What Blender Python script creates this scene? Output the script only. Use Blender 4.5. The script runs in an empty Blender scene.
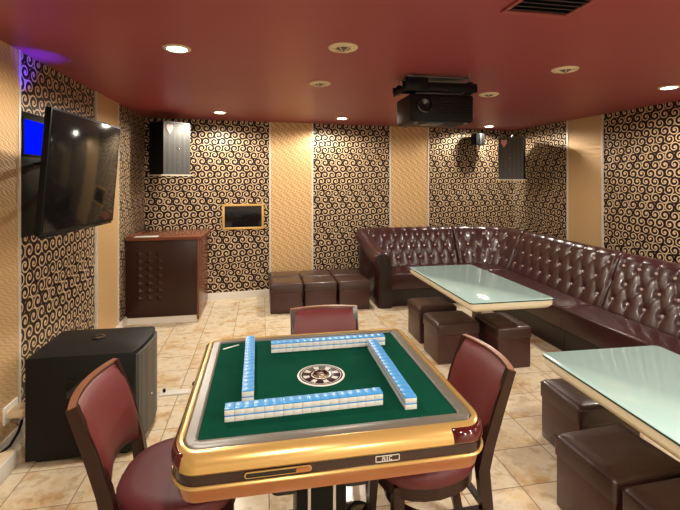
import bpy, bmesh, math, random
from mathutils import Vector, Matrix
random.seed(7)
S = bpy.context.scene
C = S.collection
PI = math.pi

# ------------------------------------------------------------------ materials
def mat(name, col=(.5,.5,.5), rough=.5, metal=0., spec=.5, coat=0., emit=None, estr=0., trans=0., ior=1.45):
    m = bpy.data.materials.new(name); m.use_nodes = True
    b = m.node_tree.nodes['Principled BSDF']
    b.inputs['Base Color'].default_value = (*col, 1)
    b.inputs['Roughness'].default_value = rough
    b.inputs['Metallic'].default_value = metal
    b.inputs['Specular IOR Level'].default_value = spec
    b.inputs['Coat Weight'].default_value = coat
    b.inputs['Coat Roughness'].default_value = .08
    b.inputs['Transmission Weight'].default_value = trans
    b.inputs['IOR'].default_value = ior
    if emit:
        b.inputs['Emission Color'].default_value = (*emit, 1)
        b.inputs['Emission Strength'].default_value = estr
    return m

class NT:
    def __init__(s, m):
        s.m = m; s.t = m.node_tree; s.b = s.t.nodes['Principled BSDF']
    def n(s, typ, **kw):
        x = s.t.nodes.new(typ)
        for k, v in kw.items(): setattr(x, k, v)
        return x
    def l(s, a, b): s.t.links.new(a, b)
    def put(s, sock, v):
        if isinstance(v, (int, float)): sock.default_value = v
        elif isinstance(v, tuple): sock.default_value = v if len(v) == len(sock.default_value) else (*v, 1)
        else: s.l(v, sock)
    def math(s, op, a, b=None, c=None, clamp=False):
        x = s.n('ShaderNodeMath', operation=op, use_clamp=clamp)
        s.put(x.inputs[0], a)
        if b is not None: s.put(x.inputs[1], b)
        if c is not None: s.put(x.inputs[2], c)
        return x.outputs[0]
    def mix(s, f, a, b):
        x = s.n('ShaderNodeMix', data_type='RGBA')
        s.put(x.inputs['Factor'], f); s.put(x.inputs[6], a); s.put(x.inputs[7], b)
        return x.outputs[2]
    def ramp(s, f, stops):
        x = s.n('ShaderNodeValToRGB'); s.put(x.inputs[0], f)
        e = x.color_ramp.elements
        while len(e) < len(stops): e.new(.5)
        for i, (p, c) in enumerate(stops):
            e[i].position = p; e[i].color = (*c, 1)
        return x.outputs[0]
    def coords(s):
        tc = s.n('ShaderNodeTexCoord'); sp = s.n('ShaderNodeSeparateXYZ')
        s.l(tc.outputs['Object'], sp.inputs[0])
        return tc.outputs['Object'], sp.outputs
    def noise(s, vec, scale, detail=3, rough=.5):
        x = s.n('ShaderNodeTexNoise'); s.put(x.inputs['Vector'], vec)
        x.inputs['Scale'].default_value = scale; x.inputs['Detail'].default_value = detail
        x.inputs['Roughness'].default_value = rough
        return x.outputs['Fac']
    def bump(s, h, strength=.3, dist=.01):
        x = s.n('ShaderNodeBump'); s.put(x.inputs['Height'], h)
        x.inputs['Strength'].default_value = strength; x.inputs['Distance'].default_value = dist
        s.l(x.outputs[0], s.b.inputs['Normal'])

def swirl_paper(name, axis):
    """gold spiral scrolls on a dark brown ground"""
    m = mat(name, rough=.42); k = NT(m)
    v, o = k.coords()
    u = o[axis]; w = o[2]
    A, B = .104, .176
    res = []
    for off in (0., .5):
        fu = k.math('MULTIPLY', k.math('SUBTRACT', k.math('FRACT', k.math('ADD', k.math('DIVIDE', u, A), off)), .5), A)
        fw = k.math('MULTIPLY', k.math('SUBTRACT', k.math('FRACT', k.math('ADD', k.math('DIVIDE', w, B), off)), .5), B)
        r = k.math('SQRT', k.math('ADD', k.math('MULTIPLY', fu, fu), k.math('MULTIPLY', fw, fw)))
        ph = k.math('ARCTAN2', fw, fu)
        # alternate columns of scrolls are turned by another angle
        cu = k.math('FLOOR', k.math('ADD', k.math('DIVIDE', u, A), off)); cw = k.math('FLOOR', k.math('ADD', k.math('DIVIDE', w, B), off))
        turn = k.math('MULTIPLY', k.math('FRACT', k.math('ADD', k.math('MULTIPLY', cu, .5), k.math('MULTIPLY', cw, .333))), 2*PI)
        res.append((r, k.math('ADD', ph, turn), off))
    sel = k.math('LESS_THAN', res[0][0], res[1][0])
    def pick(a, b): return k.math('ADD', k.math('MULTIPLY', a, sel), k.math('MULTIPLY', b, k.math('SUBTRACT', 1., sel)))
    r = pick(res[0][0], res[1][0])
    ph0 = k.math('DIVIDE', res[0][1], 2*PI)
    ph1 = k.math('ADD', k.math('DIVIDE', res[1][1], 2*PI), .5)
    ph = pick(ph0, ph1)
    t = k.math('FRACT', k.math('ADD', k.math('SUBTRACT', k.math('DIVIDE', r, .036), ph), 3.1))
    tri = k.math('ABSOLUTE', k.math('SUBTRACT', t, .5))           # 0 at the middle of the line
    line = k.math('MULTIPLY', k.math('SUBTRACT', .19, tri), 12., clamp=True)
    core = k.math('MULTIPLY', k.math('SUBTRACT', .0125, r), 400., clamp=True)
    line = k.math('MAXIMUM', line, core)
    nz = k.noise(v, 3., 2)
    gold = k.mix(nz, (.56,.41,.25), (.70,.54,.35))
    k.l(k.mix(line, (.012,.005,.005), gold), k.b.inputs['Base Color'])
    k.put(k.b.inputs['Metallic'], k.math('MULTIPLY', line, .25))
    k.put(k.b.inputs['Specular IOR Level'], k.math('ADD', .16, k.math('MULTIPLY', line, .34)))
    k.put(k.b.inputs['Roughness'], k.math('ADD', .32, k.math('MULTIPLY', line, .1)))
    k.bump(line, .25, .003)
    return m

def gold_paper(name, axis, q=1., c0=(.40,.235,.095), c1=(.74,.51,.26)):
    m = mat(name, rough=.38, metal=.25); k = NT(m)
    v, o = k.coords(); u = o[axis]; w = o[2]
    a = k.math('SINE', k.math('ADD', k.math('MULTIPLY', u, 105.*q), k.math('MULTIPLY', k.math('SINE', k.math('MULTIPLY', w, 52.*q)), 1.6)))
    b = k.math('SINE', k.math('MULTIPLY', k.math('SUBTRACT', w, k.math('MULTIPLY', u, .35)), 120.*q))
    h = k.math('MULTIPLY', k.math('ADD', k.math('MULTIPLY', a, b), 1.), .5)
    k.l(k.mix(h, c0, c1), k.b.inputs['Base Color'])
    k.bump(h, .5, .004)
    return m

def floor_mat():
    m = mat('marble_tile', rough=.2); k = NT(m)
    v, o = k.coords()
    gx = k.math('DIVIDE', k.math('ADD', o[0], 3.205), .324); gy = k.math('DIVIDE', k.math('ADD', o[1], 3.535), .292)
    ix = k.math('FLOOR', gx); iy = k.math('FLOOR', gy)
    fx = k.math('FRACT', gx); fy = k.math('FRACT', gy)
    ex = k.math('MINIMUM', fx, k.math('SUBTRACT', 1., fx)); ey = k.math('MINIMUM', fy, k.math('SUBTRACT', 1., fy))
    e = k.math('MINIMUM', ex, ey)
    grout = k.math('LESS_THAN', e, .009)
    cb = k.n('ShaderNodeCombineXYZ'); k.l(ix, cb.inputs[0]); k.l(iy, cb.inputs[1])
    wn = k.n('ShaderNodeTexWhiteNoise', noise_dimensions='3D'); k.l(cb.outputs[0], wn.inputs['Vector'])
    # every tile is cut from another part of the stone
    ad = k.n('ShaderNodeVectorMath', operation='MULTIPLY_ADD'); k.l(wn.outputs['Color'], ad.inputs[0])
    ad.inputs[1].default_value = (7., 7., 7.); k.l(v, ad.inputs[2])
    n1 = k.noise(ad.outputs[0], 4.5, 5, .6)
    n2 = k.noise(ad.outputs[0], 12., 6, .65)
    stone = k.ramp(n1, [(.30,(.66,.56,.39)), (.46,(.76,.68,.52)), (.57,(.70,.57,.37)), (.70,(.56,.36,.17))])
    vein = k.ramp(n2, [(.36,(.55,.38,.20)), (.50,(1,1,1)), (.62,(.93,.88,.80))])
    mx = k.n('ShaderNodeMix', data_type='RGBA', blend_type='MULTIPLY'); mx.inputs['Factor'].default_value = .5
    k.l(stone, mx.inputs[6]); k.l(vein, mx.inputs[7])
    k.l(k.mix(grout, mx.outputs[2], (.25,.18,.11)), k.b.inputs['Base Color'])
    k.put(k.b.inputs['Roughness'], k.math('ADD', .20, k.math('MULTIPLY', grout, .5)))
    k.bump(k.math('SUBTRACT', 1., grout), .3, .002)
    return m

def leather(name, c0, c1, rough=.33, scale=60., coat=.15):
    m = mat(name, c0, rough, coat=coat); k = NT(m); v, o = k.coords()
    n = k.noise(v, 7., 3); k.l(k.mix(n, c0, c1), k.b.inputs['Base Color'])
    vo = k.n('ShaderNodeTexVoronoi'); k.l(v, vo.inputs['Vector']); vo.inputs['Scale'].default_value = scale*3
    k.bump(k.math('ADD', k.math('MULTIPLY', vo.outputs['Distance'], .4), k.noise(v, 18., 3)), .10, .004)
    return m

def wood(name, c0, c1, rough=.3, axis_scale=(12., 12., 1.5)):
    m = mat(name, c0, rough, spec=.3, coat=.03); k = NT(m); v, o = k.coords()
    mp = k.n('ShaderNodeMapping'); k.l(v, mp.inputs[0]); mp.inputs['Scale'].default_value = axis_scale
    n = k.noise(mp.outputs[0], 5., 5, .6)
    k.l(k.mix(n, c0, c1), k.b.inputs['Base Color']); return m

def speck(name, c0, c1, rough, scale=30., **kw):
    m = mat(name, c0, rough, **kw); k = NT(m); v, o = k.coords()
    k.l(k.mix(k.noise(v, scale, 4, .6), c0, c1), k.b.inputs['Base Color']); return m

def grille_mat():
    m = mat('speaker_grille', (.1,.1,.1), .45, metal=.3); k = NT(m); v, o = k.coords()
    vo = k.n('ShaderNodeTexVoronoi'); k.l(v, vo.inputs['Vector']); vo.inputs['Scale'].default_value = 90.
    vo.inputs['Randomness'].default_value = .1
    k.l(k.ramp(vo.outputs['Distance'], [(.25,(.010,.010,.010)), (.45,(.085,.085,.08))]), k.b.inputs['Base Color'])
    return m

def felt_mat():
    m = mat('green_felt', (.004,.075,.042), .95, spec=.03); k = NT(m); v, o = k.coords()
    k.l(k.mix(k.noise(v, 9., 4), (.002,.036,.021), (.004,.058,.034)), k.b.inputs['Base Color'])
    k.bump(k.noise(v, 500., 2), .25, .001); return m

def medallion_mat():
    m = mat('dice_disc', (.02,.02,.02), .2); k = NT(m); v, o = k.coords()
    r = k.math('SQRT', k.math('ADD', k.math('MULTIPLY', o[0], o[0]), k.math('MULTIPLY', o[1], o[1])))
    ph = k.math('ARCTAN2', o[1], o[0])
    def band(x, c, w): return k.math('LESS_THAN', k.math('ABSOLUTE', k.math('SUBTRACT', x, c)), w)
    ring = band(r, .0865, .0035)
    inner = band(r, .0325, .0045)
    hub = k.math('LESS_THAN', r, .010)
    seg = k.math('GREATER_THAN', k.math('SINE', k.math('MULTIPLY', ph, 8.)), .25)
    sym = k.math('MULTIPLY', band(r, .057, .0115), seg)
    cut = k.math('GREATER_THAN', k.math('ABSOLUTE', k.math('SINE', k.math('MULTIPLY', ph, 28.))), .35)
    sym = k.math('MULTIPLY', sym, cut)
    thin = band(r, .0755, .0012)
    f = k.math('MAXIMUM', k.math('MAXIMUM', ring, inner), k.math('MAXIMUM', k.math('MAXIMUM', hub, sym), thin))
    k.l(k.mix(f, (.028,.012,.014), (.68,.68,.64)), k.b.inputs['Base Color']); return m

M = {}
M['swx'] = swirl_paper('swirl_wallpaper', 0)
M['swy'] = swirl_paper('swirl_wallpaper_side', 1)
M['gpx'] = gold_paper('gold_embossed_paper', 0)
M['gpy'] = gold_paper('gold_embossed_paper_side', 1, 2.1, (.46,.29,.13), (.70,.48,.25))
M['floor'] = floor_mat()
M['ceil'] = speck('red_paint', (.29,.052,.062), (.31,.058,.068), .42, 2.)
M['bead'] = mat('pale_bead', (.62,.58,.50), .35, metal=.3)
M['white'] = mat('white_paint', (.72,.69,.62), .5)
M['lea'] = leather('brown_leather', (.031,.0095,.010), (.044,.0135,.0135), .29)
M['lead'] = leather('brown_leather_dark', (.011,.005,.005), (.017,.008,.007), .4)
M['otto'] = leather('ottoman_leather', (.040,.013,.011), (.058,.019,.016), .36)
M['ottotop'] = leather('ottoman_top_leather', (.036,.016,.013), (.050,.022,.018), .38)
M['btn'] = mat('button_highlight', (.40,.30,.28), .15, coat=1.)  # pale base colour paints in the bright highlights on the dark leather buttons
M['wood'] = wood('dark_wood', (.016,.006,.004), (.032,.011,.007))
M['woodedge'] = wood('lighter_wood', (.16,.062,.028), (.26,.11,.05), .35)  # lighter brown than the dark wood, for the chair top rails
M['red'] = leather('red_vinyl', (.105,.013,.014), (.130,.018,.018), .5, 45., .0)
M['redseat'] = leather('seat_vinyl', (.085,.011,.016), (.105,.016,.021), .55, 45., .0)
M['felt'] = felt_mat()
M['grey'] = speck('grey_plastic', (.105,.095,.075), (.125,.112,.09), .34, 40.)
M['gold'] = speck('gold_lacquer', (.52,.33,.10), (.58,.37,.125), .25, 6., metal=.45, coat=.5)
M['copper'] = speck('copper_lacquer', (.30,.10,.028), (.36,.14,.04), .28, 6., metal=.35, coat=.4)
M['maroon'] = mat('maroon_gloss', (.018,.004,.003), .25, coat=.25)
M['cap'] = mat('maroon_cap', (.065,.006,.006), .15, coat=.5)
M['black'] = mat('black_plastic', (.004,.004,.004), .45, spec=.2)
M['blackg'] = mat('black_gloss', (.006,.006,.007), .06)
M['blackm'] = speck('black_texture', (.003,.003,.003), (.006,.006,.0055), .5, 200., spec=.25)
M['screen'] = mat('tv_screen', (.004,.004,.004), .10, spec=.35)
M['chrome'] = mat('chrome', (.7,.7,.7), .2, metal=1.)
M['tilew'] = mat('tile_white', (.62,.63,.60), .3)
M['tileb'] = mat('tile_blue', (.050,.275,.62), .32)
M['disc'] = medallion_mat()
M['clear'] = mat('clear_acrylic', (1,1,1), .02, trans=1., ior=1.2)
M['glass'] = speck('backpainted_glass', (.41,.62,.60), (.44,.65,.63), .10, 3., coat=.3)
M['edge'] = mat('glass_edge', (.012,.05,.045), .15)
M['cream'] = speck('cream_lacquer', (.70,.65,.47), (.74,.69,.51), .35, 5.)
M['bar'] = wood('bar_brown', (.026,.009,.006), (.034,.012,.008), .34, (2., 2., .6))
M['bartop'] = wood('bar_top_brown', (.12,.040,.022), (.17,.058,.032), .25, (2., 9., 2.))
M['grille'] = grille_mat()
M['pink'] = mat('pink_sticker', (.72,.36,.33), .5)
M['lamp'] = mat('lamp_glass', (1,1,1), .4, emit=(1,.86,.66), estr=14.)
M['creamd'] = mat('cream_enamel', (.72,.60,.42), .4)
M['bluel'] = mat('blue_led', (.0,.0,.02), .9, spec=0., emit=(.0,.006,1.), estr=.75)
M['frame'] = speck('gilt_frame', (.55,.33,.09), (.66,.42,.14), .35, 60., metal=.4)
M['silver'] = mat('silver_print', (.62,.60,.56), .3, metal=.4)
M['ventg'] = mat('vent_dark', (.035,.012,.012), .5)
M['ventf'] = mat('vent_frame', (.30,.07,.065), .45)
M['steel'] = mat('painted_steel', (.12,.12,.115), .4, metal=.5)

# ------------------------------------------------------------------ mesh helpers
def obj(name, bm, m, parent=None, loc=None, rotz=None, smooth=True, auto=None):
    me = bpy.data.meshes.new(name)
    bmesh.ops.recalc_face_normals(bm, faces=bm.faces)
    bm.to_mesh(me); bm.free()
    for x in (m if isinstance(m, (list, tuple)) else [m]): me.materials.append(M[x])
    if smooth:
        me.polygons.foreach_set('use_smooth', [True]*len(me.polygons))
        me.set_sharp_from_angle(angle=math.radians(auto or 35))
    o = bpy.data.objects.new(name, me); C.objects.link(o)
    if parent: o.parent = parent
    if loc: o.location = loc
    if rotz is not None: o.rotation_euler = (0, 0, rotz)
    return o
def tag(o, label, cat=None, group=None, kind=None):
    o['label'] = label
    if cat: o['category'] = cat
    if group: o['group'] = group
    if kind: o['kind'] = kind
    return o
def thing(name, label, cat, loc=(0,0,0), rotz=0., group=None):
    o = bpy.data.objects.new(name, None); C.objects.link(o); o.empty_display_size = .1
    o.location = loc; o.rotation_euler = (0,0,rotz)
    return tag(o, label, cat, group)
def struct(name, bm, m, label=None, smooth=False):
    o = obj(name, bm, m, smooth=smooth); o['kind'] = 'structure'
    if label: o['label'] = label
    return o
def dup(root, loc, rotz, label, group=None):
    r = root.copy(); C.objects.link(r); r.location = loc; r.rotation_euler = (0,0,rotz); r['label'] = label
    if group: r['group'] = group
    for ch in list(root.children):
        c = ch.copy(); C.objects.link(c); c.parent = r
        for g in list(ch.children):
            d = g.copy(); C.objects.link(d); d.parent = c
    return r

def box(bm, x0, x1, y0, y1, z0, z1, bev=0., seg=2, mi=0, mtx=None):
    b = bmesh.new()
    bmesh.ops.create_cube(b, size=1.)
    for v in b.verts:
        v.co = Vector(((x0+x1)/2+v.co.x*(x1-x0), (y0+y1)/2+v.co.y*(y1-y0), (z0+z1)/2+v.co.z*(z1-z0)))
    if bev > 0: bmesh.ops.bevel(b, geom=list(b.edges), offset=bev, segments=seg, profile=.5, affect='EDGES')
    merge(bm, b, mi, mtx)
def merge(bm, b, mi=0, mtx=None):
    for f in b.faces: f.material_index = mi
    if mtx is not None: bmesh.ops.transform(b, matrix=mtx, verts=b.verts)
    me = bpy.data.meshes.new('tmp'); b.to_mesh(me); b.free(); bm.from_mesh(me); bpy.data.meshes.remove(me)
def B(*a, **k):
    bm = bmesh.new(); box(bm, *a, **k); return bm
def prism(bm, pts, z0, z1, bev=0., seg=2, mi=0, mtx=None):
    b = bmesh.new()
    lo = [b.verts.new((x, y, z0)) for x, y in pts]; hi = [b.verts.new((x, y, z1)) for x, y in pts]
    n = len(pts)
    b.faces.new(lo[::-1]); b.faces.new(hi)
    for i in range(n): b.faces.new((lo[i], lo[(i+1)%n], hi[(i+1)%n], hi[i]))
    if bev > 0:
        bmesh.ops.recalc_face_normals(b, faces=b.faces)
        ed = [e for e in b.edges if abs(e.verts[0].co.z-e.verts[1].co.z) < 1e-6 and e.calc_face_angle(0) > .5]
        bmesh.ops.bevel(b, geom=ed, offset=bev, segments=seg, profile=.5, affect='EDGES')
    merge(bm, b, mi, mtx)
def lathe(bm, prof, n=24, c=(0,0,0), mi=0, mtx=None):
    b = bmesh.new(); rings = []
    for r, z in prof:
        rings.append([b.verts.new((c[0]+r*math.cos(2*PI*i/n), c[1]+r*math.sin(2*PI*i/n), c[2]+z)) for i in range(n)])
    for a, d in zip(rings, rings[1:]):
        for i in range(n): b.faces.new((a[i], a[(i+1)%n], d[(i+1)%n], d[i]))
    b.faces.new(rings[0][::-1]); b.faces.new(rings[-1])
    merge(bm, b, mi, mtx)
def tube(bm, pts, r, n=8, sq=None, mi=0):
    """sweep a round (or sq=(w,h) rectangular) section along pts; r number or list"""
    b = bmesh.new(); pts = [Vector(p) for p in pts]; rings = []
    up0 = Vector((0,0,1))
    for i, p in enumerate(pts):
        t = (pts[min(i+1, len(pts)-1)]-pts[max(i-1, 0)]).normalized()
        up = up0 if abs(t.dot(up0)) < .95 else Vector((0,1,0))
        x = t.cross(up).normalized(); y = x.cross(t).normalized()
        rr = r[i] if isinstance(r, (list, tuple)) else r
        if sq:
            w, h = sq; sc = rr
            cs = [(-w, -h), (w, -h), (w, h), (-w, h)]
            rings.append([b.verts.new(p+x*(a*sc)+y*(c*sc)) for a, c in cs])
        else:
            rings.append([b.verts.new(p+x*(rr*math.cos(2*PI*k/n))+y*(rr*math.sin(2*PI*k/n))) for k in range(n)])
    m = len(rings[0])
    for a, d in zip(rings, rings[1:]):
        for k in range(m): b.faces.new((a[k], a[(k+1)%m], d[(k+1)%m], d[k]))
    b.faces.new(rings[0][::-1]); b.faces.new(rings[-1])
    merge(bm, b, mi)
def rrect(hx, hy, r, n=6, cx=0., cy=0.):
    out = []
    for qx, qy, a0 in ((1,1,0), (-1,1,90), (-1,-1,180), (1,-1,270)):
        for k in range(n+1):
            a = math.radians(a0+90*k/n)
            out.append((cx+qx*(hx-r)+r*math.cos(a), cy+qy*(hy-r)+r*math.sin(a)))
    return out
def loft(bm, rings, cap=True, mi=0):
    b = bmesh.new(); R = [[b.verts.new(p) for p in ring] for ring in rings]; n = len(R[0])
    for a, d in zip(R, R[1:]):
        for i in range(n): b.faces.new((a[i], a[(i+1)%n], d[(i+1)%n], d[i]))
    if cap: b.faces.new(R[0][::-1]); b.faces.new(R[-1])
    merge(bm, b, mi)

# ------------------------------------------------------------------ the room
CZ = 2.40
YF = -1.4
BL = Vector((-1.48, 5.80)); BR = Vector((4.0, 6.27)); RN = Vector((4.38, YF)); LN = Vector((-1.48, YF))
bm = bmesh.new(); prism(bm, [(-1.7,YF),(4.6,YF),(4.6,6.6),(-1.7,6.6)], -.1, 0.); struct('floor', bm, 'floor')
bm = bmesh.new(); prism(bm, [(-1.7,YF),(4.6,YF),(4.6,6.6),(-1.7,6.6)], CZ, CZ+.1); struct('ceiling', bm, 'ceil')
def slab(a, b, out, z0, z1):
    bm = bmesh.new(); prism(bm, [tuple(a), tuple(b), tuple(b+out), tuple(a+out)], z0, z1); return bm
nb = Vector((-(BR-BL).y, (BR-BL).x)).normalized()
struct('wall_back', slab(BL+Vector((-.15,-.0129)), BR+Vector((.15,.0129)), nb*.12, 0, CZ), 'swx')
struct('wall_left', slab(LN, BL, Vector((-.12, 0)), 0, CZ), 'swy')
struct('wall_right', slab(RN, BR, Vector((.12, .006)), 0, CZ), 'swy')
struct('wall_front', B(-1.7,4.6,YF-.1,YF,0,CZ), 'white')
# gold wallpaper bands and their pale beads
def back_pt(x): t = (x-BL.x)/(BR.x-BL.x); return BL+(BR-BL)*t
def right_pt(y): t = (y-RN.y)/(BR.y-RN.y); return RN+(BR-RN)*t
def left_pt(y): return Vector((-1.48, y))
ntrim = [0]
def band(f, n, a, b, m):
    ntrim[0] += 1
    A, D = f(a), f(b)
    struct('trim_%d' % ntrim[0], slab(A, D, n*.010, 0, CZ-.001), m, 'gold embossed wallpaper band between swirl panels')
    t = (D-A).normalized()
    for q in (A, D):
        ntrim[0] += 1
        struct('trim_%d' % ntrim[0], slab(q-t*.011, q+t*.011, n*.018, 0, CZ-.001), 'bead', 'pale bead at the edge of a gold band')
nr = Vector(((RN-BR).y, -(RN-BR).x)).normalized()
if nr.x > 0: nr = -nr
band(back_pt, -nb, .108, .70, 'gpx')
band(back_pt, -nb, 1.875, 2.493, 'gpx')
band(left_pt, Vector((1,0)), 4.165, 4.76, 'gpy')
band(left_pt, Vector((1,0)), 2.30, 2.925, 'gpy')
band(right_pt, nr, 4.515, 5.08, 'gpy')
band(right_pt, nr, 2.30, 2.86, 'gpy')
# baseboards
struct('baseboard_back', slab(back_pt(-1.47), back_pt(3.98), -nb*.022, 0, .095), 'white')
struct('baseboard_left', slab(left_pt(YF), left_pt(5.78), Vector((.02,0)), 0, .095), 'white')
struct('baseboard_right', slab(right_pt(YF), right_pt(6.24), nr*.02, 0, .095), 'white')

# ------------------------------------------------------------------ ceiling lights
def downlight(x, y, label, on=True):
    t = thing('ceiling_light', label, 'ceiling light', (x, y, CZ), 0, 'lit recessed downlights')
    bm = bmesh.new(); lathe(bm, [(.082,-.001),(.082,-.005),(.076,-.010),(.060,-.010),(.056,-.004),(.056,-.001)], 32); obj('trim_ring', bm, 'creamd', t)
    bm = bmesh.new(); lathe(bm, [(.055,-.002),(.055,-.009),(.035,-.013),(.005,-.014)], 32); obj('lens', bm, 'lamp', t)
    return t
LP = [(-.507,2.712,'lit downlight above the wall-mounted television'), (-.486,5.173,'lit downlight in front of the left corner speaker'),
      (1.015,5.389,'lit downlight over the row of ottomans by the back wall'), (3.308,5.794,'lit downlight beside the right corner speaker'),
      (3.444,3.085,'lit downlight above the long right side of the sofa')]
for x, y, lb in LP: downlight(x, y, lb)
def spot(name, x, y, z, power, size=math.radians(172), blend=.35, col=(1,.90,.76), rad=.05, rot=(0,0,0)):
    l = bpy.data.lights.new(name, 'SPOT'); l.energy = power; l.spot_size = size; l.spot_blend = blend
    l.color = col; l.shadow_soft_size = rad
    o = bpy.data.objects.new(name, l); C.objects.link(o); o.location = (x, y, z); o.rotation_euler = rot; return o
for x, y, lb in LP: spot('downlight_beam', x, y, CZ-.03, 70)
# unseen downlights added over and behind the camera to fill the room with light
for x, y in ((.1,.3), (1.9,.5), (3.5,.6), (.9,-.9), (2.7,-.9)):
    spot('downlight_beam', x, y, CZ-.03, 70, rad=.08)

def ceiling_speaker(x, y, label):
    t = thing('ceiling_louver', label, 'ceiling fixture', (x, y, CZ), 0, 'unlit cream ceiling fixtures')
    bm = bmesh.new(); lathe(bm, [(.090,-.001),(.090,-.005),(.082,-.012),(.050,-.014),(.044,-.006),(.044,-.001)], 32); obj('rim', bm, 'creamd', t)
    bm = bmesh.new(); lathe(bm, [(.044,-.003),(.042,-.008),(.030,-.018),(.016,-.026),(.004,-.028)], 24); obj('diffuser_cone', bm, 'grey', t)
    for k in range(6):
        a = k*PI/3
        bm = bmesh.new(); tube(bm, [(.012*math.cos(a), .012*math.sin(a), -.027), (.075*math.cos(a), .075*math.sin(a), -.013)], .0035, 6)
        obj('rib', bm, 'creamd', t)
for x, y, lb in ((.479,2.511,'cream round ceiling fixture nearest the camera, left of projector'),
                 (.47,3.477,'cream round ceiling fixture farther back, left of projector'),
                 (2.148,2.72,'cream round ceiling fixture right of projector, nearer one'),
                 (2.077,3.638,'cream round ceiling fixture right of projector, farther one')):
    ceiling_speaker(x, y, lb)

# air vent
t = thing('air_vent', 'dark red louvred air vent in the red ceiling', 'air vent', (1.28, 1.56, CZ))
bm = bmesh.new()
for a in ((-.17,.17,.26,.285), (-.17,.17,-.285,-.26), (-.17,-.15,-.26,.26), (.15,.17,-.26,.26)):
    box(bm, *a, -.012, -.001, .002)
obj('frame', bm, 'ventf', t)
obj('divider', B(-.15,.15,.06,.075,-.012,-.001,), 'ventf', t)
for k in range(13):
    y = -.245+k*.04
    if abs(y-.067) < .018: continue
    bm = bmesh.new(); box(bm, -.15, .15, -.015, .015, -.002, .0, mtx=Matrix.Translation((0,y,-.007))@Matrix.Rotation(.35,4,'X')); obj('slat', bm, 'ventg', t)
obj('backing', B(-.15,.15,-.26,.26,-.0025,-.001), 'blackm', t)

# projector and its mount
t = thing('projector_mount', 'black steel ceiling bracket carrying the projector', 'mount', (1.34, 3.18, CZ))
bm = bmesh.new(); box(bm, -.24,.24,-.10,.10,-.012,-.001,.002); obj('ceiling_plate', bm, 'steel', t)
for y in (-.13, .11): obj('cross_rail', B(-.30,.30,y,y+.022,-.10,-.055,bev=.003), 'black', t)
for x in (-.28,-.10,.10,.28): obj('rail', B(x-.012,x+.012,-.14,.14,-.125,-.095,bev=.003), 'black', t)
for x, y in ((-.25,-.11),(.25,-.11),(-.25,.11),(.25,.11)):
    bm = bmesh.new(); tube(bm, [(x,y,-.002),(x,y,-.12)], .008); obj('hanger', bm, 'chrome', t)
    bm = bmesh.new(); lathe(bm, [(.022,-.075),(.026,-.065),(.026,-.045),(.012,-.038)], 12, (x,y,0)); obj('clamp', bm, 'black', t)
bm = bmesh.new(); box(bm, -.29,-.11,-.165,-.14,-.135,-.03,.006); box(bm, -.11,.29,-.16,-.14,-.13,-.075,.006); obj('front_shield', bm, 'black', t)
t = thing('projector', 'black projector hanging upside down under the ceiling bracket', 'projector', (1.34, 3.18, CZ))
bm = bmesh.new(); box(bm, -.255,.255,-.17,.17,-.36,-.15,.022,4); obj('casing', bm, 'black', t)
bm = bmesh.new(); box(bm, -.19,.19,-.12,.12,-.15,-.13,.004); obj('mounting_pad', bm, 'steel', t)
bm = bmesh.new(); lathe(bm, [(.062,0),(.062,.03),(.050,.034),(.044,.020),(.010,.014)], 28, mtx=Matrix.Translation((-.15,-.165,-.24))@Matrix.Rotation(PI/2,4,'X')); obj('lens', bm, 'blackg', t)
bm = bmesh.new()
for k in range(6): box(bm, -.02,.22,-.174,-.168,-.30+k*.022,-.29+k*.022,.001)
obj('vent_grille', bm, 'black', t)
bm = bmesh.new(); box(bm, -.10,.04,-.12,.06,-.366,-.358,.002); obj('access_cover', bm, 'steel', t)
for x, y in ((-.2,-.13),(.2,-.13),(-.2,.13),(.2,.13)):
    bm = bmesh.new(); lathe(bm, [(.016,-.374),(.018,-.37),(.018,-.359)], 12, (x,y,0)); obj('foot', bm, 'steel', t)

# ------------------------------------------------------------------ mahjong table
TX, TY = .2325, 1.752
HX, HY = .4275, .392
t = thing('mahjong_table', 'automatic mahjong table with green felt top and gold rim', 'game table', (TX, TY, 0))
KX, KF, KB = .62, .95, .28
NQ = 8; RC = .045
def tring(off, z, base_r=RC):
    pts = []
    for qx, qy, a0 in ((1,1,0), (-1,1,90), (-1,-1,180), (1,-1,270)):
        for k in range(NQ+1):
            a = math.radians(a0+90*k/NQ); ca, sa = math.cos(a), math.sin(a)
            ky = KF if qy < 0 else KB
            r0 = .012
            pts.append((qx*(HX-r0)+r0*ca+off*KX*ca, qy*(HY-r0)+r0*sa+off*ky*sa, z))
    return pts
def tloft(prof, cap=False):
    bm = bmesh.new(); loft(bm, [tring(o, z) for o, z in prof], cap); return bm
bm = bmesh.new(); loft(bm, [tring(0, .790), tring(0, .800)]); obj('felt_surface', bm, 'felt', t, smooth=False)
obj('inner_border', tloft([(0,.795),(.002,.802),(.012,.808),(.054,.810),(.062,.806),(.064,.798)]), 'grey', t)
PR = [(.062,.797),(.065,.808),(.071,.814),(.083,.815),(.098,.809),(.112,.798),(.120,.784),(.121,.772),(.116,.766),(.10,.765)]
obj('gold_rim', tloft(PR), 'gold', t)
obj('side_band', tloft([(.10,.767),(.111,.766),(.114,.733),(.10,.731)]), 'maroon', t)
obj('lower_lip', tloft([(.10,.733),(.119,.734),(.123,.731),(.121,.726),(.10,.724),(.08,.724)]), 'gold', t)
bm = tloft([(.103,.725),(.101,.705),(.090,.672),(-.30,.665)], True); obj('lower_panel', bm, 'copper', t)
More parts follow.
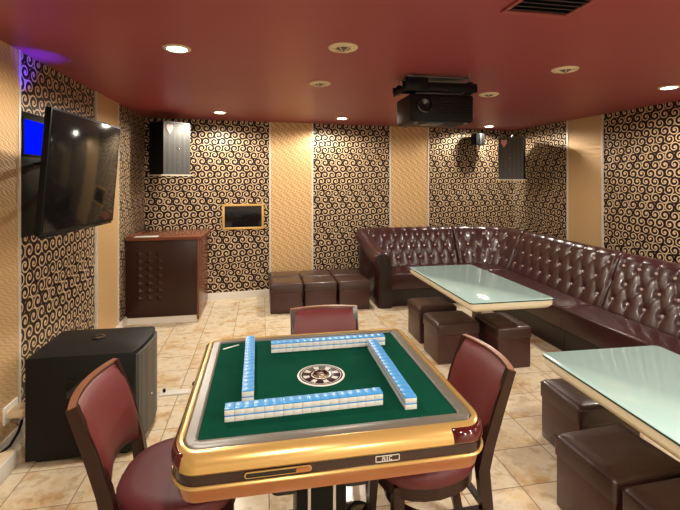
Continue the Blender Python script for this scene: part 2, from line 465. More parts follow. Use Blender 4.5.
# glossy maroon caps wrapped round the four corners of the rim
for q in range(4):
    bm = bmesh.new(); b = bmesh.new(); rings = []
    for o, z in ((.098,.8095),(.112,.8005),(.1205,.786),(.1215,.773),(.116,.765)):
        r = tring(o, z); seg = r[q*(NQ+1):(q+1)*(NQ+1)]
        ext = (Vector((0,-.055,0)), Vector((.055,0,0)), Vector((0,.085,0)), Vector((-.055,0,0)))[q]
        rings.append([Vector(seg[0])+ext]+[Vector(p) for p in seg[:(6 if q == 2 else 9)]])
    R = [[b.verts.new(p) for p in rg] for rg in rings]
    for a, d in zip(R, R[1:]):
        for i in range(len(a)-1): b.faces.new((a[i], a[i+1], d[i+1], d[i]))
    merge(bm, b); o = obj('corner_cap', bm, 'cap', t); o['label'] = 'maroon glossy corner cap'
    md = o.modifiers.new('s', 'SOLIDIFY'); md.thickness = .003
yF = -(HY+.1125*KF)
# stick drawer slot on the near side
bm = bmesh.new()
pts = rrect(.097,.0085,.0083,6)
loft(bm, [[(x-.185, yF-.001, .750+z) for x, z in pts], [(x-.185, yF-.005, .750+z) for x, z in pts]]); sl = obj('drawer_slot', bm, 'gold', t)
pts = rrect(.094,.006,.0058,6)
bm = bmesh.new(); loft(bm, [[(x-.185, yF-.004, .750+z) for x, z in pts], [(x-.185, yF-.0062, .750+z) for x, z in pts]]); obj('slot_opening', bm, 'blackg', sl)
bm = bmesh.new(); pts = rrect(.022,.006,.0058,6); loft(bm, [[(x-.113, yF-.005, .750+z) for x, z in pts], [(x-.113, yF-.009, .750+z) for x, z in pts]]); obj('slot_handle', bm, 'copper', sl)
# badge: outline and small glyph strokes as on the photographed plate
bm = bmesh.new(); cx = .145
for a in ((-.036,.036,.0075,.0095), (-.036,.036,-.0095,-.0075), (-.038,-.0355,-.009,.009), (.0355,.038,-.009,.009)):
    box(bm, cx+a[0], cx+a[1], yF-.003, yF-.0012, .750+a[2], .750+a[3])
bd = obj('badge', bm, 'silver', t)
bm = bmesh.new()
for x0, x1, z0, z1 in ((-.018,-.015,-.006,.006), (-.018,-.009,.003,.006), (-.018,-.009,-.001,.001), (-.011,-.008,0,.006), (-.011,-.007,-.006,-.001),
                       (-.003,0,-.006,.006), (.004,.007,-.006,.006), (.004,.014,.004,.006), (.004,.014,-.006,-.004)):
    box(bm, cx+x0, cx+x1, yF-.003, yF-.0012, .750+z0, .750+z1)
obj('badge_letters', bm, 'silver', bd)
# dice dome in the middle of the felt
d0 = Vector((.238-TX, 1.728-TY, .800))
bm = bmesh.new(); lathe(bm, [(.090,0),(.090,.002),(.088,.003)], 48); dd = obj('dice_disc', bm, 'disc', t, loc=d0); dd.scale = (1.08,1.08,1.)
bm = bmesh.new(); lathe(bm, [(.034,.0032),(.032,.008),(.025,.012),(.013,.015),(.002,.016)], 32); obj('dice_dome', bm, 'clear', dd)
# tile hatches printed/cut in felt + pedestal
bm = bmesh.new(); box(bm, -.10,.10,-.09,.11,.10,.66,.012); ped = obj('pedestal', bm, 'black', t)
for x in (-1, 1):
    bm = bmesh.new(); box(bm, .05*x-.006,.05*x+.006, -.094,-.088, .15, .62, .002); obj('pedestal_trim', bm, 'silver', ped)
bm = bmesh.new(); loft(bm, [[(x,y,z) for x,y in rrect(a,a*.9,.06)] for a, z in ((.27,.0),(.28,.012),(.27,.06),(.16,.105))]); obj('base', bm, 'blackg', t)
for x in (-.145, .125):
    bm = bmesh.new(); loft(bm, [[(x+px,-.02+y,z) for px,y in rrect(a,.13,.03)] for a, z in ((.055,.42),(.062,.44),(.062,.60),(.05,.66))]); mb = obj('motor_box', bm, 'blackg', t)
    bm = bmesh.new(); tube(bm, [(x-.055,-.152,.60),(x-.03,-.156,.625),(x+.03,-.156,.62),(x+.055,-.152,.58)], .005, 8); obj('cable', bm, 'steel', mb)
for x in (-.1,.1):
    bm = bmesh.new(); box(bm, x-.02,x+.02,-.30,.30,.645,.664,.003); obj('support_rail', bm, 'steel', t)

# ------------------------------------------------------------------ mahjong tiles
bm = bmesh.new(); box(bm, -.0159,.0159,-.0212,.0212,0,.0172,.0007,2); proto_tile = obj('mahjong_tile', bm, 'tilew')
bm = bmesh.new(); box(bm, -.0159,.0159,-.0212,.0212,.0170,.0215,.0007,2); proto_back = obj('tile_back', bm, 'tileb', proto_tile)
proto_back['label'] = 'blue tile back'
first = [True]
def tile(x, y, z, rz, label, group):
    if first[0]:
        o = proto_tile; first[0] = False
    else:
        o = proto_tile.copy(); C.objects.link(o)
        c = proto_back.copy(); C.objects.link(c); c.parent = o
    o.location = (x, y, z); o.rotation_euler = (0,0,rz)
    tag(o, label, 'mahjong tile', group)
P = .03205
def row(x0, y0, ang, n, where, ends):
    dx, dy = math.cos(ang), math.sin(ang)
    for ly in (0, 1):
        L = ('upper', 'lower')[1-ly]
        for i in range(n):
            x = x0+dx*P*(i+.5); y = y0+dy*P*(i+.5)
            if i == 0: lb = 'blue-backed mahjong tile ending the %s wall at its %s, %s layer' % (where, ends[0], L)
            elif i == n-1: lb = 'blue-backed mahjong tile ending the %s wall at its %s, %s layer' % (where, ends[1], L)
            else: lb = 'blue-backed mahjong tile inside the %s wall of tiles, %s layer' % (where, L)
            tile(x+random.uniform(-.0004,.0004), y+random.uniform(-.0004,.0004), .8004+ly*.0216, ang, lb,
                 '%s layer of the %s tile wall' % (L, where))
row(-.122, 1.468, .022, 17, 'near', ('left end', 'right end'))
row(-.050, 1.562, PI/2+.01, 17, 'left', ('near end', 'far end'))
row(.511, 1.412, PI/2-.005, 17, 'right', ('near end', 'far end'))
row(.042, 2.008, .0, 17, 'far', ('left end', 'right end'))
bm = bmesh.new(); box(bm, -.042,.042,-.0035,.0035,0,.004,.0012); o = obj('counting_stick', bm, 'tilew', loc=(-.145, 2.09, .8003), rotz=.55)
tag(o, 'thin white counting stick on green felt corner', 'counting stick')

# ------------------------------------------------------------------ dining chairs
def make_chair(loc, rz, label):
    t = thing('dining_chair', label, 'chair', loc, rz, 'red vinyl chairs around the mahjong table')
    SZ = .475
    def seat_outline(k=1.):
        pts = []
        for i in range(28):
            a = 2*PI*i/28; c, s = math.cos(a), math.sin(a)
            x = .222*k*math.copysign(abs(c)**.72, c); y = .218*k*math.copysign(abs(s)**.80, s)
            if y < 0: x *= 1-.12*(-y/.2)
            pts.append((x, y))
        return pts
    bm = bmesh.new(); loft(bm, [[(x,y,z) for x,y in seat_outline(k)] for k, z in ((.97,SZ-.02),(1.01,SZ),(1.0,SZ+.022),(.93,SZ+.038),(.75,SZ+.045),(.4,SZ+.048))]); obj('seat', bm, 'redseat', t, auto=60)
    bm = bmesh.new(); loft(bm, [[(x,y,z) for x,y in seat_outline(k)] for k, z in ((.90,SZ-.075),(.94,SZ-.07),(.95,SZ-.018),(.9,SZ-.015))]); obj('seat_frame', bm, 'wood', t)
    for sx in (-1, 1):
        bm = bmesh.new(); tube(bm, [(sx*.150,.145,SZ-.03),(sx*.158,.155,.25),(sx*.168,.168,.0)], [1.15,1.,.75], sq=(.019,.019)); obj('leg', bm, 'wood', t)
        # rear leg runs up into the back stile
        bm = bmesh.new(); tube(bm, [(sx*.168,-.275,0),(sx*.163,-.225,.22),(sx*.162,-.198,SZ-.01),(sx*.170,-.215,.56),(sx*.178,-.255,.70),(sx*.182,-.310,.855)],
                               [.85,1.,1.15,1.1,1.,.8], sq=(.015,.021)); obj('leg', bm, 'wood', t)
    bm = bmesh.new()       # bent ring stretcher
    pts = []
    for i in range(25):
        a = PI*(-.02)+PI*1.04*i/24
        pts.append((.163*math.cos(a), -.03+.165*math.sin(a), SZ-.17))
    tube(bm, [(.162,-.20,SZ-.17)]+pts+[(-.162,-.20,SZ-.17)], 1., sq=(.013,.011)); obj('stretcher', bm, 'wood', t)
    bm = bmesh.new(); tube(bm, [(-.16,-.215,SZ-.17),(.16,-.215,SZ-.17)], 1., sq=(.010,.011)); obj('stretcher', bm, 'wood', t)
    # backrest: curved plate, padded on the seat side
    def back_pts(u, v):                    # u -1..1, v 0..1
        z = .525+v*.335
        y = -.205-.035*v-.072*v*v - .030*(1-u*u)
        w = .170+.014*v
        return Vector((u*w, y, z))
    NU, NV = 18, 12
    def shell(u0, v0, v1, f0, f1, arch):
        b = bmesh.new(); G = []
        for side in (0, 1):
            g = []
            for j in range(NV+1):
                r = []
                for i in range(NU+1):
                    u = (-1+2*i/NU)*u0; v = v0+(v1-v0)*j/NV
                    v_ = v + arch*(1-(i/NU*2-1)**2)*(j/NV) + .06*(1-j/NV)*((i/NU*2-1)**2)*0
                    v_ -= .16*(1-j/NV)*(1-abs(i/NU*2-1)**2.)*(-1)*(1 if arch else 1)
                    p = back_pts(u, v_)
                    e = (1-abs(i/NU*2-1)**6)*(1-abs(j/NV*2-1)**6)
                    p.y += f1(e) if side else f0(e)
                    r.append(b.verts.new(p))
                g.append(r)
            G.append(g)
        for g in G:
            for j in range(NV):
                for i in range(NU): b.faces.new((g[j][i], g[j][i+1], g[j+1][i+1], g[j+1][i]))
        F, K = G
        for j in range(NV):
            b.faces.new((F[j][0],F[j+1][0],K[j+1][0],K[j][0])); b.faces.new((F[j][NU],F[j+1][NU],K[j+1][NU],K[j][NU]))
        for i in range(NU):
            b.faces.new((F[0][i],F[0][i+1],K[0][i+1],K[0][i])); b.faces.new((F[NV][i],F[NV][i+1],K[NV][i+1],K[NV][i]))
        return b
    obj('back_frame', shell(1.03, .0, .985, lambda e: -.008, lambda e: .010, .006), 'wood', t)
    fr = shell(.985, .02, .965, lambda e: .009, lambda e: .011+.016*e, .006); obj('backrest', fr, 'red', t, auto=70)
    fr = shell(.985, .02, .965, lambda e: -.009-.012*e, lambda e: -.006, .006); obj('back_panel', fr, 'red', t, auto=70)
    bm = bmesh.new(); pts = []
    for i in range(NU+1):
        u = (-1+2*i/NU)*1.05; p = back_pts(u, .985+.006*(1-(i/NU*2-1)**2)); p.z += .002; pts.append(p)
    tube(bm, pts, 1., sq=(.011,.0035)); tr = obj('top_rail', bm, 'woodedge', t); tr['label'] = 'lighter wooden top rail'
    return t
ch = make_chair((-.297, 1.70, 0), -PI/2-.03, 'red vinyl dining chair left of the mahjong table, beside black subwoofer')
dup(ch, (.650, 1.70, 0), PI/2+.02, 'red vinyl dining chair right of the mahjong table, nearest the ottomans')
dup(ch, (.345, 2.135, 0), PI-.03, 'red vinyl dining chair at far side of the mahjong table')

# ------------------------------------------------------------------ ottomans
def make_ottoman(w, d, loc, rz, label, group):
    t = thing('ottoman', label, 'ottoman', loc, rz, group)
    h = .375; x = w/2; y = d/2
    bm = bmesh.new(); box(bm, -x+.005,x-.005,-y+.004,y-.004,.002,.262,.010,3); obj('body', bm, 'otto', t)
    bm = bmesh.new(); loft(bm, [[(px,py,z) for px,py in rrect(x-i,y-i,.022,4)] for i, z in ((.002,.252),(-.004,.257),(-.004,.330),(.001,.343),(.010,.353),(.024,.359),(.08,.362))]); obj('lid', bm, 'ottotop', t, auto=50)
    bm = bmesh.new(); pts = [(px,py,.337) for px,py in rrect(x+.004,y+.004,.022,4)]; tube(bm, pts+[pts[0]], .0028, 6); obj('piping', bm, 'otto', t)
    for sx in (-1,1):
        for sy in (-1,1):
            bm = bmesh.new(); lathe(bm, [(.012,0),(.015,.004),(.015,.010)], 10, (sx*(x-.04),sy*(y-.04),0)); obj('foot', bm, 'black', t)
    return t
g1 = 'ottomans stored along the back wall'
o1 = make_ottoman(.392, .345, (.289, 5.285, 0), 0, 'brown ottoman in front row by back wall, left end', g1)
dup(o1, (.705, 5.288, 0), 0, 'brown ottoman in front row by back wall, middle one')
dup(o1, (1.124, 5.287, 0), 0, 'brown ottoman in front row by back wall, against sofa arm')
dup(o1, (.287, 5.668, 0), 0, 'brown ottoman in row behind, left end against gold wallpaper band')
dup(o1, (.700, 5.675, 0), 0, 'brown ottoman in row behind, middle one against back wall')
dup(o1, (1.112, 5.672, 0), 0, 'brown ottoman in row behind, right end nearest the sofa')
g2 = 'ottomans at the farther coffee table'
dup(o1, (1.688, 3.625, 0), 0, 'brown ottoman at farther coffee table, left side, nearer the camera', g2)
dup(o1, (1.706, 4.110, 0), 0, 'brown ottoman at farther coffee table, left side, far end', g2)
make_ottoman(.315, .40, (2.108, 3.475, 0), 0, 'brown ottoman under near end of the farther coffee table, right one', g2)
g3 = 'ottomans at the nearer coffee table'
dup(o1, (1.905, 2.215, 0), -.02, 'brown ottoman at far left end of the nearer coffee table', g3)
dup(o1, (1.622, 1.708, 0), .05, 'brown ottoman at left side of nearer coffee table, middle one', g3)
dup(o1, (1.642, 1.330, 0), .03, 'brown ottoman in the bottom right corner beside nearer coffee table', g3)

# ------------------------------------------------------------------ coffee tables
def make_coffee(loc, rz, label):
    t = thing('coffee_table', label, 'coffee table', loc, rz, 'glass-topped coffee tables')
    hx, hy = .365, .70
    bm = bmesh.new(); loft(bm, [[(x,y,z) for x,y in rrect(a,b,.035,5)] for a,b,z in ((hx-.002,hy-.002,.643),(hx,hy,.645),(hx,hy,.6505),(hx-.002,hy-.002,.652))]); g = obj('glass_top', bm, 'glass', t)
    bm = bmesh.new(); loft(bm, [[(x,y,z) for x,y in rrect(a,b,.036,5)] for a,b,z in ((hx,hy,.641),(hx+.0015,hy+.0015,.642),(hx+.0015,hy+.0015,.6485),(hx,hy,.6495))], False); obj('glass_edge', bm, 'edge', g)
    bm = bmesh.new(); loft(bm, [[(x,y,z) for x,y in rrect(a,b,.033,5)] for a,b,z in ((hx-.12,hy-.15,.555),(hx-.060,hy-.07,.562),(hx-.026,hy-.03,.576),(hx-.008,hy-.008,.600),(hx-.006,hy-.006,.610),(hx-.006,hy-.006,.6425))]); obj('apron', bm, 'cream', t, auto=50)
    bm = bmesh.new(); lathe(bm, [(.05,.02),(.045,.05),(.045,.54),(.10,.562)], 24); obj('column', bm, 'cream', t)
    bm = bmesh.new(); lathe(bm, [(.105,0),(.11,.006),(.10,.018),(.05,.024)], 28); obj('foot_plate', bm, 'chrome', t)
    return t
c1 = make_coffee((1.942, 3.730, 0), 0, 'pale green glass-topped coffee table farther back, in the sofa corner')
c2 = dup(c1, (1.846, 1.385, 0), -.03, 'pale green glass-topped coffee table at right edge, nearer the camera')
for c in (c1, c2):
    for k in c.children:
        if k.name.startswith(('column', 'foot_plate')): k.location = (.115, .10, 0)

# ------------------------------------------------------------------ the sofa
# path of the rear line of the back: straight, quarter turn, straight, with arc length
PATH = []
def add(p): PATH.append(Vector(p))
for i in range(0, 12): add((1.44+(2.86-1.44)*i/12, 5.965+.045*i/12))
for i in range(0, 17):
    a = PI/2-PI/2*i/16; add((2.86+.71*math.cos(a), 5.30+.71*math.sin(a)))
for i in range(1, 11): add((3.57-.12*i/10, 5.30-1.80*i/10))
for i in range(1, 11): add((3.45-.07*i/10, 3.50-1.95*i/10))
LEN = [0.]
for a, b in zip(PATH, PATH[1:]): LEN.append(LEN[-1]+(b-a).length)
def path(s):
    s = max(0., min(LEN[-1]-1e-6, s)); i = 0
    while LEN[i+1] < s: i += 1
    f = (s-LEN[i])/(LEN[i+1]-LEN[i]); p = PATH[i].lerp(PATH[i+1], f)
    def nrm(k):
        k = max(0, min(len(PATH)-2, k)); d = (PATH[k+1]-PATH[k]).normalized(); return Vector((d.y, -d.x))
    n0 = nrm(i-1)+nrm(i); n1 = nrm(i)+nrm(i+1)
    n = (n0.normalized()).lerp(n1.normalized(), f).normalized()
    return p, n
PROF = [(.385,.36),(.380,.42),(.215,.84),(.190,.885),(.150,.915),(.095,.922),(.045,.908),(.012,.870),(0.,.80),(0.,.03)]
PL = [0.]
for a, b in zip(PROF, PROF[1:]): PL.append(PL[-1]+math.hypot(b[0]-a[0], b[1]-a[1]))
def prof(v):
    i = 0
    while i < len(PL)-2 and PL[i+1] < v: i += 1
    f = (v-PL[i])/(PL[i+1]-PL[i]); a, b = PROF[i], PROF[i+1]
    p = (a[0]+(b[0]-a[0])*f, a[1]+(b[1]-a[1])*f)
    d = Vector((b[0]-a[0], b[1]-a[1])).normalized()
    return p, Vector((d.y, -d.x))           # outward (towards the seat on the front)
VM, HR = .335, .158                        # middle row of buttons and row spacing, measured along the face
def tuft(u, v, du):
    w = (v-VM)/HR
    if w > 1.: f = abs(math.cos(PI*u/du))**.8
    elif w < -1.: f = abs(math.cos(PI*u/du))**.8
    else:
        a = u/du+w/2; b = u/du-w/2
        f = (abs(math.sin(PI*a))*abs(math.sin(PI*b)))**.40
    # dimple round each button
    best = 9.
    for rw in (-1, 0, 1):
        o_ = 0. if rw == 0 else .5
        dx = (u/du-o_-round(u/du-o_))*du; dy = (w-rw)*HR
        best = min(best, dx*dx+dy*dy)
    f = .5*f+.5*(1-math.exp(-best/.0012))
    fade = 1.
    if v > .60: fade = max(0., 1-(v-.60)/.12)
    if v < .06: fade = v/.06
    return f*fade
def back_pos(s, v, push=0.):
    p, n = path(s); (d, z), m = prof(v)
    return Vector((p.x+n.x*(d+m.x*push), p.y+n.y*(d+m.x*push), z+m.y*push))
def make_back(parent, s0, s1, nb_):
    L = s1-s0; du = L/nb_
    NUx = int(nb_*14); vs = [i*.014 for i in range(int(.66/.014))]
    vs += [PL[k] for k in range(len(PL)) if PL[k] > vs[-1]+.01]
    b = bmesh.new(); G = []
    for v in vs:
        r = []
        for i in range(NUx+1):
            u = L*i/NUx
            e = min(u, L-u); edge = -.028*max(0., 1-e/.035)**2
            r.append(b.verts.new(back_pos(s0+.002+u*(L-.004)/L, v, .021*tuft(u, v, du)-.008+edge)))
        G.append(r)
    for j in range(len(G)-1):
        for i in range(NUx): b.faces.new((G[j][i], G[j][i+1], G[j+1][i+1], G[j+1][i]))
    for i in range(NUx): b.faces.new((G[0][i], G[-1][i], G[-1][i+1], G[0][i+1]))
    b.faces.new([g[0] for g in G]); b.faces.new([g[-1] for g in G])
    bk = obj('backrest', b, 'lea', parent, auto=70)
    first_b = None
    for rowi in (-1, 0, 1):
        k = 0
        while True:
            u = (k+(0 if rowi == 0 else .5))*du; k += 1
            if u > L-.03: break
            if u < .03: continue
            p = back_pos(s0+u, VM+rowi*HR, -.006)
            pp, n = path(s0+u); (_, _), m = prof(VM+rowi*HR)
            nn = Vector((n.x*m.x, n.y*m.x, m.y)).normalized()
            if first_b is None:
                bm = bmesh.new(); lathe(bm, [(.013,-.002),(.0145,.004),(.012,.010),(.006,.0125),(.001,.0135)], 12); q = obj('button', bm, 'btn', bk); first_b = q
            else:
                q = first_b.copy(); C.objects.link(q); q.parent = bk
            q.location = p; q.rotation_euler = nn.to_track_quat('Z', 'Y').to_euler()
    return bk
def seat(parent, pts, base_pts):
    bm = bmesh.new(); prism(bm, pts, .215, .425, .022, 4); obj('seat_cushion', bm, 'lea', parent, auto=50)
    bm = bmesh.new(); prism(bm, base_pts, .0, .214, .004, 1); obj('base', bm, 'lead', parent)
sA = LEN[0]; sB = LEN[11]; sC = LEN[29]+.06; sD = LEN[38]+.10; sE = LEN[-1]
ga = 'sections of the corner sofa'
tA = thing('sofa_section', 'tufted brown leather sofa section with rolled arm, along back wall', 'sofa', (0,0,0), 0, ga)
make_back(tA, sA, sB, 8)
seat(tA, [(1.60,5.12),(2.716,5.12),(2.716,5.70),(1.60,5.70)], [(1.60,5.16),(2.75,5.16),(2.75,5.80),(1.60,5.80)])
# rolled arm
NS = 20
def arm_ring(y, zc, r, x0, x1):
    pts = [(x1, y, .0), (x1, y, zc-.05)]
    for i in range(NS+1):
        a = math.radians(-25)+math.radians(245)*i/NS
        pts.append((x0+r+.005+r*math.cos(a), y, zc+r*math.sin(a)))
    pts += [(x0+.055, y, zc-r*.95), (x0+.06, y, 0.)]
    return pts
bm = bmesh.new()
loft(bm, [arm_ring(y, zc, r, x0, 1.60) for y, zc, r, x0 in ((5.115,.585,.108,1.372),(5.125,.588,.114,1.366),(5.35,.60,.114,1.362),(5.55,.64,.112,1.36),(5.72,.71,.110,1.35),(5.85,.78,.112,1.31),(5.95,.80,.105,1.31))])
ar = obj('arm', bm, 'lea', tA, auto=50)
bm = bmesh.new()
loft(bm, [[(x*1., y, z) for x, _, z in arm_ring(0, .585, .092, 1.388, 1.585)] for y in (5.116, 5.098)]); fp = obj('arm_front', bm, 'lead', ar)
bm = bmesh.new(); pts = []
for i in range(30):
    a = -.6+i*.36; r = .080*(1-i/33); pts.append((1.485+r*math.cos(a), 5.096, .585+r*math.sin(a)))
tube(bm, pts, .0045, 6); obj('scroll_piping', bm, 'wood', fp)

tB = thing('sofa_section', 'curved tufted brown leather sofa section filling the room corner', 'sofa', (0,0,0), 0, ga)
make_back(tB, sB, sC, 6)
arc = []; arcb = []
for i in range(9):
    p, n = path(sB+(sC-sB)*i/8); q = p+n*.33; arc.append((q.x, min(q.y, 5.70) if i else 5.70))
    q = p+n*.22; arcb.append((q.x, q.y))
seat(tB, [(2.720,5.118),(2.720,5.70)]+arc[1:]+[(3.22,5.118)], [(2.755,5.155),(2.755,5.80)]+arcb[1:]+[(3.30,5.155)])
tC = thing('sofa_section', 'tufted brown leather sofa section along right wall, next to corner', 'sofa', (0,0,0), 0, ga)
make_back(tC, sC, sD, 9)
seat(tC, [(2.720,5.114),(2.722,3.502),(3.10,3.502),(3.22,5.114)], [(2.76,5.150),(2.76,3.502),(3.16,3.502),(3.28,5.150)])
tD = thing('sofa_section', 'tufted brown leather sofa section nearest camera at right edge', 'sofa', (0,0,0), 0, ga)
make_back(tD, sD, sE, 11)
seat(tD, [(2.722,3.498),(2.745,1.55),(3.04,1.55),(3.10,3.498)], [(2.76,3.498),(2.785,1.55),(3.10,1.55),(3.16,3.498)])

# ------------------------------------------------------------------ bar cabinet in the left corner
t = thing('bar_cabinet', 'brown bar cabinet with diamond pad and white plinth in left corner', 'cabinet', (0,0,0))
bm = bmesh.new(); box(bm, -1.476,-.72,5.02,5.78,.075,.93,.006); bd = obj('body', bm, 'bar', t)
bm = bmesh.new(); box(bm, -1.46,-.725,5.035,5.77,.0,.075); pl = obj('plinth', bm, 'white', t)
bm = bmesh.new(); box(bm, -.722,-.700,5.0,5.80,.03,.93,.004); sp = obj('side_panel', bm, 'bartop', t)
bm = bmesh.new(); prism(bm, [(-1.468,4.985),(-.70,4.985),(-.665,5.03),(-.655,5.83),(-1.468,5.775)], .93, .965, .005, 2); obj('countertop', bm, 'bartop', t)
bm = bmesh.new(); box(bm, -1.46,-1.40,4.99,5.75,.965,.985,.003); obj('back_ledge', bm, 'bartop', t)
for i in range(3):
    for j in range(7):
        x = -1.335+i*.105; z = .285+j*.082
        bm = bmesh.new(); b = bmesh.new()
        c = b.verts.new((x, 4.999, z)); vs = [b.verts.new(p) for p in ((x-.047,5.019,z),(x,5.019,z-.036),(x+.047,5.019,z),(x,5.019,z+.036))]
        for k in range(4): b.faces.new((c, vs[k], vs[(k+1)%4]))
        b.faces.new(vs[::-1]); merge(bm, b); obj('diamond_boss', bm, 'bar', bd, smooth=False)
bm = bmesh.new(); box(bm, -.12,.12,-.05,.05,0,.006,.001)  # thin white slab put in for the highlight on the counter front
o = obj('highlight_strip', bm, 'tilew', loc=(-1.265, 5.05, .966)); tag(o, 'white strip standing in for a highlight at front left of bar cabinet top', 'painted highlight')

# ------------------------------------------------------------------ subwoofer
t = thing('subwoofer', 'large black floor subwoofer with carry slot by left wall', 'speaker', (0,0,0))
fp_ = [(-1.30,2.65),(-.755,2.65),(-.735,2.66),(-.712,2.78),(-.70,2.95),(-.715,3.07),(-.735,3.10),(-1.30,3.11)]
bm = bmesh.new(); prism(bm, fp_, .02, .60, .008, 2); bd = obj('cabinet', bm, 'blackm', t, auto=30)
bm = bmesh.new()
gp = [(-.742,2.672),(-.716,2.69),(-.698,2.79),(-.686,2.95),(-.698,3.055),(-.716,3.085),(-.735,3.09),(-.735,2.672)]
prism(bm, gp, .05, .575, .003, 1); obj('grille', bm, 'grille', t)
bm = bmesh.new(); box(bm, -1.09,-.99,2.642,2.652,.36,.47,.004); obj('handle_recess', bm, 'blackg', t)
bm = bmesh.new(); lathe(bm, [(.040,.600),(.040,.606),(.026,.607),(.022,.603),(.004,.603)], 20, (-1.02,2.93,0)); obj('pole_socket', bm, 'blackg', t)
for x, y in ((-1.24,2.7),(-.80,2.7),(-1.24,3.05),(-.80,3.05)):
    bm = bmesh.new(); lathe(bm, [(.024,0),(.026,.004),(.024,.022)], 12, (x,y,0)); obj('foot', bm, 'black', t)
bm = bmesh.new(); lathe(bm, [(.010,0),(.010,.004),(.006,.006)], 10, mtx=Matrix.Translation((-.692,2.87,.25))@Matrix.Rotation(PI/2,4,'Y')); obj('badge', bm, 'chrome', t)

# bits at the foot of the left wall
t = thing('power_adapter', 'cream plug adapter on left wall beside subwoofer', 'plug', (-1.47, 2.83, .21))
bm = bmesh.new(); box(bm, 0,.11,-.05,.05,-.005,.045,.010,3); obj('casing', bm, 'creamd', t)
bm = bmesh.new(); box(bm, -.004,.012,-.07,.07,-.03,.07,.004); obj('wall_plate', bm, 'white', t)
bm = bmesh.new(); tube(bm, [(-1.37,2.76,.205),(-1.36,2.70,.17),(-1.38,2.66,.12),(-1.42,2.62,.095),(-1.44,2.58,.11)], .008, 8)
o = obj('power_cable', bm, 'black'); tag(o, 'black cable hanging from the cream plug adapter', 'cable')
t = thing('junction_box', 'cream box on floor against left wall beside subwoofer', 'box', (-1.40, 2.50, 0))
bm = bmesh.new(); box(bm, -.055,.055,-.16,.16,.0,.10,.008,3); obj('casing', bm, 'white', t)
bm = bmesh.new(); box(bm, -.05,.05,-.155,.155,.099,.106,.003); obj('cover', bm, 'creamd', t)
t = thing('floor_socket_strip', 'flat white socket strip on floor left of the mahjong table', 'power strip', (-.645, 3.36, 0), .03)
bm = bmesh.new(); box(bm, -.105,.105,-.035,.035,0,.012,.003); obj('base', bm, 'white', t)
bm = bmesh.new(); lathe(bm, [(.010,.012),(.012,.020),(.010,.034),(.004,.036)], 12, (-.075,.012,0)); obj('knob', bm, 'black', t)
bm = bmesh.new(); lathe(bm, [(.020,0),(.022,.008),(.018,.022),(.006,.026)], 16); o = obj('floor_knob', bm, 'black', loc=(-.515,3.47,0)); tag(o, 'small black round knob on floor beside gold table rim', 'knob')

# ------------------------------------------------------------------ television
t = thing('television', 'black flat television tilted out from left wall, reflecting the swirls', 'television', (-1.084, 2.93, 1.643))
t.rotation_euler = (0, math.radians(4.6), math.radians(-4.0))
hw, hh = .455, .345
bm = bmesh.new(); box(bm, -.035,0,-hw,hw,-hh,hh,.006); obj('casing', bm, 'black', t)
bm = bmesh.new(); box(bm, -.09,-.034,-hw+.12,hw-.12,-hh+.03,hh-.10,.02,3); obj('rear_housing', bm, 'black', t)
bm = bmesh.new(); box(bm, -.001,.0025,-hw+.012,hw-.012,-hh+.020,hh-.012,.001); obj('screen', bm, 'screen', t)
bm = bmesh.new(); box(bm, -.03,.001,-hw+.03,hw-.03,-hh-.012,-hh+.002,.003); obj('bottom_bezel', bm, 'blackg', t)
t = thing('television_bracket', 'black wall bracket and backboard behind the television', 'bracket', (0,0,0))
bm = bmesh.new(); box(bm, -1.479,-1.462,2.93,3.62,1.24,2.03,.004); obj('backboard', bm, 'black', t)
for z in (1.50, 1.72):
    bm = bmesh.new(); tube(bm, [(-1.462,3.25,z),(-1.30,3.05,z),(-1.192,2.93,z)], 1., sq=(.012,.018)); obj('arm', bm, 'steel', t)
bm = bmesh.new(); box(bm, -1.205,-1.185,2.85,3.01,1.45,1.77,.003); obj('mounting_plate', bm, 'steel', t)
t = thing('blue_light', 'glowing blue LED light on backboard behind the television', 'light', (-1.462, 3.12, 1.88))
bm = bmesh.new(); box(bm, 0,.008,-.175,.27,-.13,.12,.003); obj('housing', bm, 'black', t)
bm = bmesh.new(); box(bm, .007,.014,-.165,.26,-.115,.10,.003,2); obj('glowing_panel', bm, 'bluel', t)
spot('blue_beam', -1.36, 2.95, 2.03, 22., size=math.radians(62), blend=1., col=(.05,.02,1.), rad=.02, rot=(math.radians(168),math.radians(-12),0))

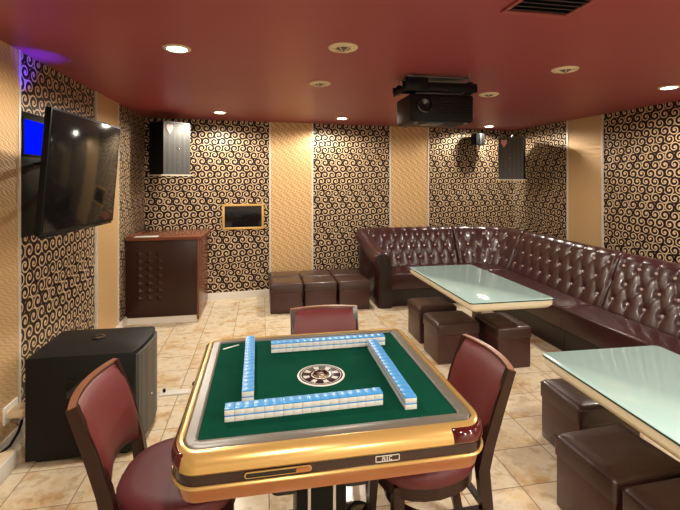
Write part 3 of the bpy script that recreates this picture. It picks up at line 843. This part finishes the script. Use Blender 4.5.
# ------------------------------------------------------------------ corner loudspeakers
def speaker(Ex, Ey, z0, z1, fx, sgn, label):
    """Ex,Ey nearest vertical edge; fx = direction of the front's width from that edge"""
    ang = math.atan2(fx[1], fx[0])
    t = thing('wall_speaker', label, 'speaker', (Ex, Ey, z0), 0, 'angled corner loudspeakers')
    w, d = .33, .34; f = Vector(fx).normalized(); n = Vector((f.y*sgn, -f.x*sgn)); bk = -n
    def P_(a, b): q = f*a+bk*b; return (q.x, q.y)
    H_ = z1-z0
    bm = bmesh.new(); prism(bm, [P_(0,0),P_(w,0),P_(w-.03,d),P_(-.01,d)], 0, H_, .006, 2); obj('cabinet', bm, 'blackm', t)
    bm = bmesh.new(); prism(bm, [P_(.014,-.010),P_(w-.014,-.010),P_(w-.014,.002),P_(.014,.002)], .014, H_-.014, .003, 1); obj('grille', bm, 'grille', t)
    bm = bmesh.new()
    for a0, a1, h0, h1 in ((0,.012,0,H_),(w-.012,w,0,H_),(0,w,0,.012),(0,w,H_-.012,H_)):
        prism(bm, [P_(a0,-.014),P_(a1,-.014),P_(a1,.0),P_(a0,.0)], h0, h1)
    fr = obj('grille_frame', bm, 'steel', t)
    flip = 0 if sgn > 0 else 1
    def R_(a): return a if sgn > 0 else w-a
    bm = bmesh.new(); b = bmesh.new(); vs = []                # heart-shaped pink emblem at the upper left
    for i in range(24):
        q = 2*PI*i/24; hx_ = 16*math.sin(q)**3; hz_ = 13*math.cos(q)-5*math.cos(2*q)-2*math.cos(3*q)-math.cos(4*q)
        p = P_(R_(.075)+(hx_*.0026)*(1 if sgn > 0 else -1), -.0125); vs.append(b.verts.new((p[0], p[1], H_-.085+hz_*.0042)))
    b.faces.new(vs); e = bmesh.ops.extrude_face_region(b, geom=b.faces[:])
    off = n*.003
    for v in [x for x in e['geom'] if isinstance(x, bmesh.types.BMVert)]: v.co += Vector((off.x, off.y, 0))
    merge(bm, b); em = obj('emblem', bm, 'pink', t); em['label'] = 'pink heart-shaped emblem'
    for hz in (.5, .24):
        p = P_(w*.55, -.011); bm = bmesh.new()
        bmesh.ops.create_uvsphere(bm, u_segments=12, v_segments=8, radius=.013 if hz == .5 else .009)
        obj('driver_glint', bm, 'chrome', t, loc=(p[0], p[1], H_*hz))  # small chrome spheres standing in for highlights on the drivers
    bm = bmesh.new(); prism(bm, [P_(-.03,-.02),P_(w+.02,-.02),P_(w-.03,d),P_(-.02,d)], -.014, 0.); obj('bracket_shelf', bm, 'bead', t)
    c = P_(w*.5, d*.9); bm = bmesh.new(); tube(bm, [(c[0],c[1],H_+.0),(c[0],c[1],H_+.05)], .02); obj('bracket_stem', bm, 'steel', t)
    return t
speaker(-1.125, 5.20, 1.665, 2.285, (.79,.61), 1, 'black corner loudspeaker at left, above the bar cabinet')
speaker(3.62, 5.42, 1.61, 2.215, (-.80,.60), -1, 'black corner loudspeaker at right, above the corner sofa')
t = thing('ribbed_siren', 'small grey ribbed fixture on back wall left of right corner speaker', 'fixture', (3.24, 6.0, 2.22))
bm = bmesh.new(); lathe(bm, [(.085,-.085),(.095,-.08),(.095,.075),(.085,.085)], 24); obj('drum', bm, 'blackm', t)
for k in range(14):
    a = 2*PI*k/14; bm = bmesh.new(); tube(bm, [(.096*math.cos(a),.096*math.sin(a),-.07),(.096*math.cos(a),.096*math.sin(a),.07)], .006, 6); obj('rib', bm, 'blackg', t)
bm = bmesh.new(); box(bm, -.02,.02,.08,.195,-.02,.02,.003); obj('bracket', bm, 'steel', t)

# framed dark panel on the back wall
t = thing('framed_panel', 'black glossy panel in a gilt frame on the back wall', 'wall panel', (-.25, back_pt(-.25).y, 1.105), math.atan2((BR-BL).y, (BR-BL).x))
bm = bmesh.new()
hx, hz, w = .272, .170, .028
for a in ((-hx,hx,hz-w,hz),(-hx,hx,-hz,-hz+w),(-hx,-hx+w,-hz+w,hz-w),(hx-w,hx,-hz+w,hz-w)):
    box(bm, a[0],a[1],-.030,-.001,a[2],a[3],.004)
obj('frame', bm, 'frame', t)
bm = bmesh.new(); box(bm, -hx+w-.002,hx-w+.002,-.014,-.001,-hz+w-.002,hz-w+.002); obj('glass', bm, 'blackg', t)

# ------------------------------------------------------------------ world, camera, view
w = bpy.data.worlds.new('World'); S.world = w; w.use_nodes = True
w.node_tree.nodes['Background'].inputs[0].default_value = (1,.9,.78,1); w.node_tree.nodes['Background'].inputs[1].default_value = .3
cam = bpy.data.cameras.new('Camera'); co = bpy.data.objects.new('Camera', cam); C.objects.link(co); S.camera = co
F_ = 425.; th = math.atan(78/F_)
co.location = (0, 0, 1.6); co.rotation_euler = (PI/2, 0, -th)
cam.sensor_width = 36.; cam.lens = F_/680*36
cam.shift_y = -(255-180)/680
cam.clip_start = .05
vs = S.view_settings; vs.view_transform = 'Standard'; vs.look = 'None'; vs.exposure = .72; vs.gamma = 1.; vs.use_curve_mapping = False
